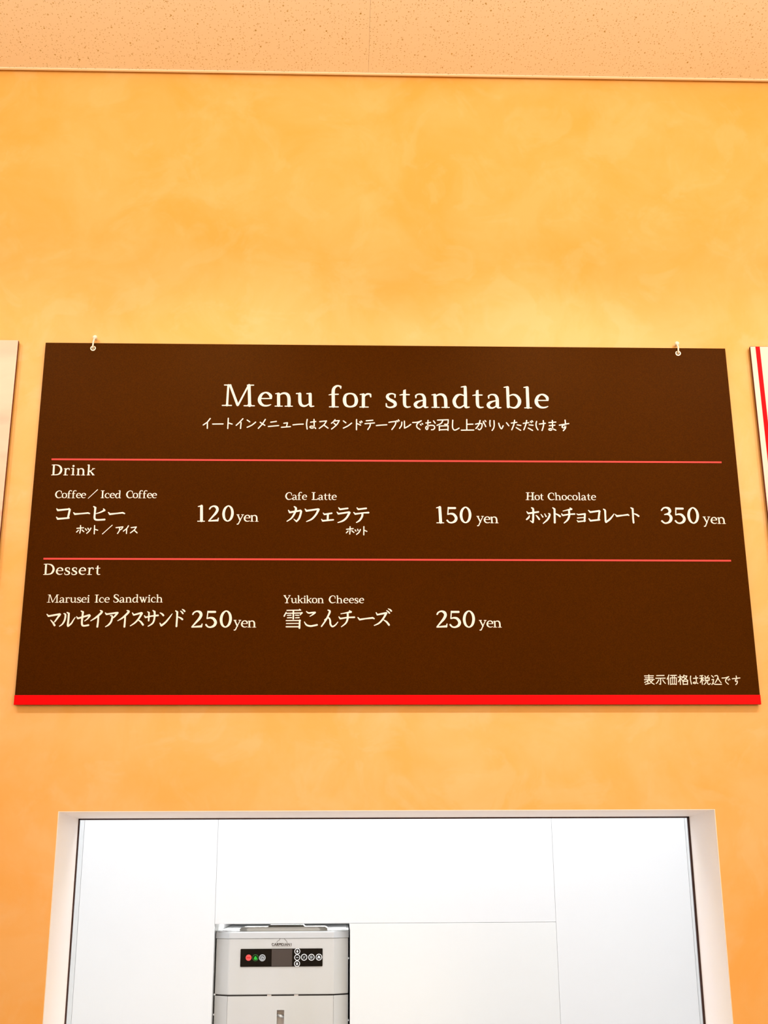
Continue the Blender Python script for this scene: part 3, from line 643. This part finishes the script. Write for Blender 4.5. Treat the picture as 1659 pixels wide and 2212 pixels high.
bm = bmesh.new(); body(bm, ZS-0.014, ZS+0.004, -0.010)
obj('inner_frame', bm, M['dark'], mach, label='dark gap between the upper and lower housing')
bm = bmesh.new()
# rim with a gently rising top
pts = [(FX0, MY-0.002), (FX1, MY-0.002), (CX1+0.002, MY+CD), (CX1+0.002, MY+MD), (CX0-0.002, MY+MD), (CX0-0.002, MY+CD)]
lo_ = [bm.verts.new((x, y, ZR0)) for x, y in pts]; up_ = [bm.verts.new((x, y, ZR1+max(0, (y-MY))*0.024)) for x, y in pts]
bm.faces.new(lo_[::-1])
for i in range(6): bm.faces.new((lo_[i], lo_[(i+1) % 6], up_[(i+1) % 6], up_[i]))
bm.faces.new(up_)
obj('rim', bm, M['rim'], mach, bevel=0.0015, label='light grey top rim')
bm = bmesh.new()
ins = 0.006
pts = [(FX0+ins, MY+ins), (FX1-ins, MY+ins), (CX1-ins, MY+CD+ins), (CX1-ins, MY+MD-0.01), (CX0+ins, MY+MD-0.01), (CX0+ins, MY+CD+ins)]
lo_ = [bm.verts.new((x, y, ZR1+(y-MY)*0.024)) for x, y in pts]; up_ = [bm.verts.new((x, y, ZR1+(y-MY)*0.024+0.0012)) for x, y in pts]
bm.faces.new(lo_[::-1]); bm.faces.new(up_)
for i in range(6): bm.faces.new((lo_[i], lo_[(i+1) % 6], up_[(i+1) % 6], up_[i]))
obj('top_plate', bm, M['steel_top'], mach, label='bright polished top plate')
# hopper lid
ly = MY+0.05
lA, lB = at(517, 2005, ly+0.05).x, at(707.5, 2005, ly+0.05).x
lC, lD = at(532, 2011, ly).x, at(692, 2011, ly).x
bm = bmesh.new()
zl0 = at(605, 2011.3, ly).z; zl1 = at(605, 2002.8, ly).z
def lidring(g, z, dy=0): return [bm.verts.new((x, y, z)) for x, y in [(lC+g, ly+g*0.6), (lD-g, ly+g*0.6), (lB-g, ly+0.05), (lB-g, ly+0.28), (lD-g, ly+0.33-g), (lC+g, ly+0.33-g), (lA+g, ly+0.28), (lA+g, ly+0.05)]]
R0, R1, R2 = lidring(0.004, zl0), lidring(0.0, (zl0+zl1)/2), lidring(0.010, zl1)
bm.faces.new(R0[::-1]); bm.faces.new(R2)
for a, b in ((R0, R1), (R1, R2)):
    for i in range(8): bm.faces.new((a[i], a[(i+1) % 8], b[(i+1) % 8], b[i]))
lid = obj('hopper_lid', bm, M['lid'], mach, bevel=0.0015, label='milky grey hopper lid')
hx0, hx1 = at(579, 1999, ly+0.1).x, at(658, 1999, ly+0.1).x
bm = bmesh.new()
prism_y(bm, [(hx0, zl1), (hx1, zl1), (hx1-0.006, zl1+0.0068), (hx0+0.006, zl1+0.0068)], ly+0.09, ly+0.2)
obj('handle', bm, M['lid_cap'], lid, bevel=0.001, label='grey lid handle')
# control panel
P0, P1 = mp(518.8, 2088.6), mp(697, 2048.6)
pxa, pxb, pza, pzb = P0.x, P1.x, P0.z, P1.z
cp = None
bm = bmesh.new(); prism_y(bm, rrect(pxa, pxb, pza, pzb, 0.0025), MY-0.0022, MY+0.0005)
cp = obj('control_panel', bm, M['black'], mach, label='black glass control panel')
sa, sb = mp(586.5, 2087.2), mp(631.5, 2050.3)
obj('screen', boxes((sa.x, sb.x, MY-0.0026, MY-0.0020, sa.z, sb.z)), M['screen'], cp, label='dark grey blank screen')
FYp = MY-0.0026
def button(px, py, rpx, ring_m, fill_m=None, sym=None, sym_m=None, ringw=0.28):
    c = mp(px, py, FYp); r = rpx*4.41/2640
    bm = bmesh.new()
    if fill_m: disc_y(bm, c.x, c.z, r*0.92, FYp-0.0003, FYp+0.0006)
    else: ring_y(bm, c.x, c.z, r*(1-ringw), r, FYp-0.0003, FYp+0.0006)
    b = obj('button', bm, fill_m or ring_m, cp)
    if fill_m and ring_m is not fill_m:
        bm = bmesh.new(); ring_y(bm, c.x, c.z, r*0.86, r, FYp-0.0005, FYp-0.0001); obj('button_ring', bm, ring_m, cp)
    if sym:
        k = Ink(FYp-0.0007)
        for mode, pts in parse(sym, 0.12):
            k.stroke([(c.x+x*r, c.z-y*r, w_*r) for x, y, w_ in pts], mode > 0, mode == 2)
        k.done('button_symbol', sym_m or ring_m, cp)
button(537, 2068.7, 6.4, M['btn_red'], M['btn_red'], "-0.5,0,.16 0.5,0,.16; -0.2,-.1,.12 .2,.12,.12", M['btn_red_dark'])
button(551.7, 2068.9, 6.4, M['btn_green_dark'], None, "0.05,-.15,.34 -.12,.25,.36 .25,.25,.36", M['btn_green'], 0.2)
button(566.7, 2069, 6.6, M['btn_grey'], None, "~-.35,-.35,.10 -.4,.3,.10 0,.55,.10 .4,.3,.10 .4,-.2,.10; -.1,-.4,.10 -.1,.3,.10; -.1,-.4,.10 .2,-.35,.10 .25,0,.16", None, 0.3)
button(642.3, 2055, 5.9, M['btn_white'], None, "0,-.4,.10 0,.1,.24; -.22,-.05,.14 .22,-.05,.14; 0,.1,.16 0,.4,.12", None, 0.22)
button(642, 2068.3, 5.9, M['btn_white'], None, "-.25,0,.16 .25,0,.16", M['btn_grey'], 0.22)
button(641.7, 2081.7, 5.9, M['btn_white'], None, "0,.4,.12 0,-.05,.26; 0,-.1,.16 0,-.4,.10; -.2,.12,.16 .2,.12,.16", None, 0.22)
button(656.9, 2067.8, 6.4, M['btn_white'], None, "-.35,.35,.08 .35,-.35,.10; -.4,-.2,.06 -.1,-.3,.06; -.05,.2,.06 .3,.25,.06", M['btn_grey'], 0.22)
button(672.8, 2067.8, 6.4, M['btn_white'], None, "0,-.5,.08 0,.5,.08; -.45,.25,.07 .45,-.25,.07; -.45,-.25,.07 .45,.25,.07; -.3,-.4,.07 -.3,.4,.07", M['btn_grey'], 0.22)
button(688.9, 2067.6, 6.4, M['btn_white'], None, "0,-.45,.08 -.25,0,.18 -.28,.3,.16; 0,-.45,.08 .25,0,.18 .28,.3,.16; 0,-.3,.12 0,-.1,.2", None, 0.22)
# maker's mark: bell outline, name, underline
k = Ink(MY-0.0006); k.step = 2e-6
def lg(x, y): p = mp(500+x/7.541, 2010+y/7.541, MY-0.0006); return p.x, p.z
def lgs(ink, s, w, sm=False):
    for mode, pts in parse(s, w):
        ink.stroke([(*lg(x, y), w_*4.41/2640/7.541) for x, y, w_ in pts], mode > 0, mode == 2)
lgs(k, "~738,198 745,178 775,160 792,127; 792,125 858,125; ~858,125 875,150 900,178 906,200", 2.6)
k.done('logo_outline', M['ink'], mach, label='thin dark bell outline printed above the name')
k = Ink(MY-0.0006); k.step = 2e-6
lgs(k, "~688,215 668,210 660,228 670,245 690,243; 700,247 714,207 730,247; 706,234 725,234; 740,247 742,208; ~742,208 760,212 756,226 742,228; 748,228 764,247; 776,247 776,208; ~776,208 796,212 792,226 776,230; 806,208 806,247; ~842,214 824,208 816,228 826,246 842,242 842,230; 858,208 858,247; 872,247 888,207 903,247; 878,234 898,234; 916,247 918,208 948,247 950,208; 974,208 974,247", 4.2)
k.done('logo_lettering', M['ink'], mach, label='dark capital lettering on the front')
k = Ink(MY-0.0006); lgs(k, "664,264 978,263", 2.2)
k.done('logo_underline', M['ink_light'], mach, label='thin grey line under the lettering')
# seam bridges
for a in (581.5, 639.8):
    p = mp(a, 2150); obj('bracket', boxes((p.x-0.007, p.x+0.007, MY+0.0008, MY+0.012, ZS-0.0022, ZS+0.0022)), M['slot'], mach)
# lower door with the lever slot
sl0, sl1, slz = mp(598, 2182).x, mp(613.8, 2182).x, mp(606, 2181.8).z
zb_ = 0.30
bm = bmesh.new()
prism_z(bm, [(FX0, MY), (sl0, MY), (sl0, MY+0.03), (FX0, MY+0.03)], zb_, ZS-0.0022)
prism_z(bm, [(sl1, MY), (FX1, MY), (FX1, MY+0.03), (sl1, MY+0.03)], zb_, ZS-0.0022)
box(bm, sl0, sl1, MY, MY+0.03, slz, ZS-0.0022); box(bm, sl0, sl1, MY, MY+0.03, zb_, slz-0.34)
bmesh.ops.remove_doubles(bm, verts=bm.verts, dist=1e-5)
obj('front_door', bm, M['steel'], mach)
for s_, a, b in ((-1, CX0, FX0), (1, FX1, CX1)):
    bm = bmesh.new()
    if s_ < 0: pts = [(FX0-0.0006, MY+0.0003), (FX0-0.0006, MY+0.05), (CX0, MY+MD), (CX0, MY+CD)]
    else: pts = [(FX1+0.0006, MY+0.05), (FX1+0.0006, MY+0.0003), (CX1, MY+CD), (CX1, MY+MD)]
    prism_z(bm, pts, zb_, ZS-0.0022)
    obj('side_panel', bm, M['steel'], mach, bevel=0.0015)
bm = bmesh.new(); box(bm, sl0-0.002, sl1+0.002, MY+0.0295, MY+0.034, slz-0.35, slz+0.002)
obj('slot_back', bm, M['slot'], mach, label='taupe recess of the lever slot')
bm = bmesh.new()
pz = mp(606, 2196).z
tube(bm, [(sl0, MY+0.020, pz+0.004), ((sl0+sl1)/2, MY+0.012, pz+0.001), (sl1, MY+0.020, pz-0.002)], 0.005)
obj('lever_bar', bm, M['steel_top'], mach, smooth=True, label='shiny curved bar inside the slot')
bm = bmesh.new(); body(bm, 0.06, zb_-0.003)
obj('plinth', bm, M['steel'], mach, bevel=0.003)
for (px, py) in ((464, 2148.5), (463, 2192), (753.6, 2070), (753.8, 2204)):
    p = at(px, py, MY+CD); bm = bmesh.new(); sx = 1 if px > 600 else -1
    sphere(bm, ((CX1 if sx > 0 else CX0), MY+CD+0.004, p.z), 0.0036)
    obj('cover_screw', bm, M['steel_top'], mach, smooth=True)
for sx in (CX0+0.03, CX1-0.06):
    for sy in (MY+0.06, MY+MD-0.09):
        bm = bmesh.new(); tube(bm, [(sx+0.015, sy, 0.0), (sx+0.015, sy, 0.062)], 0.018, 14)
        obj('foot', bm, M['slot'], mach)
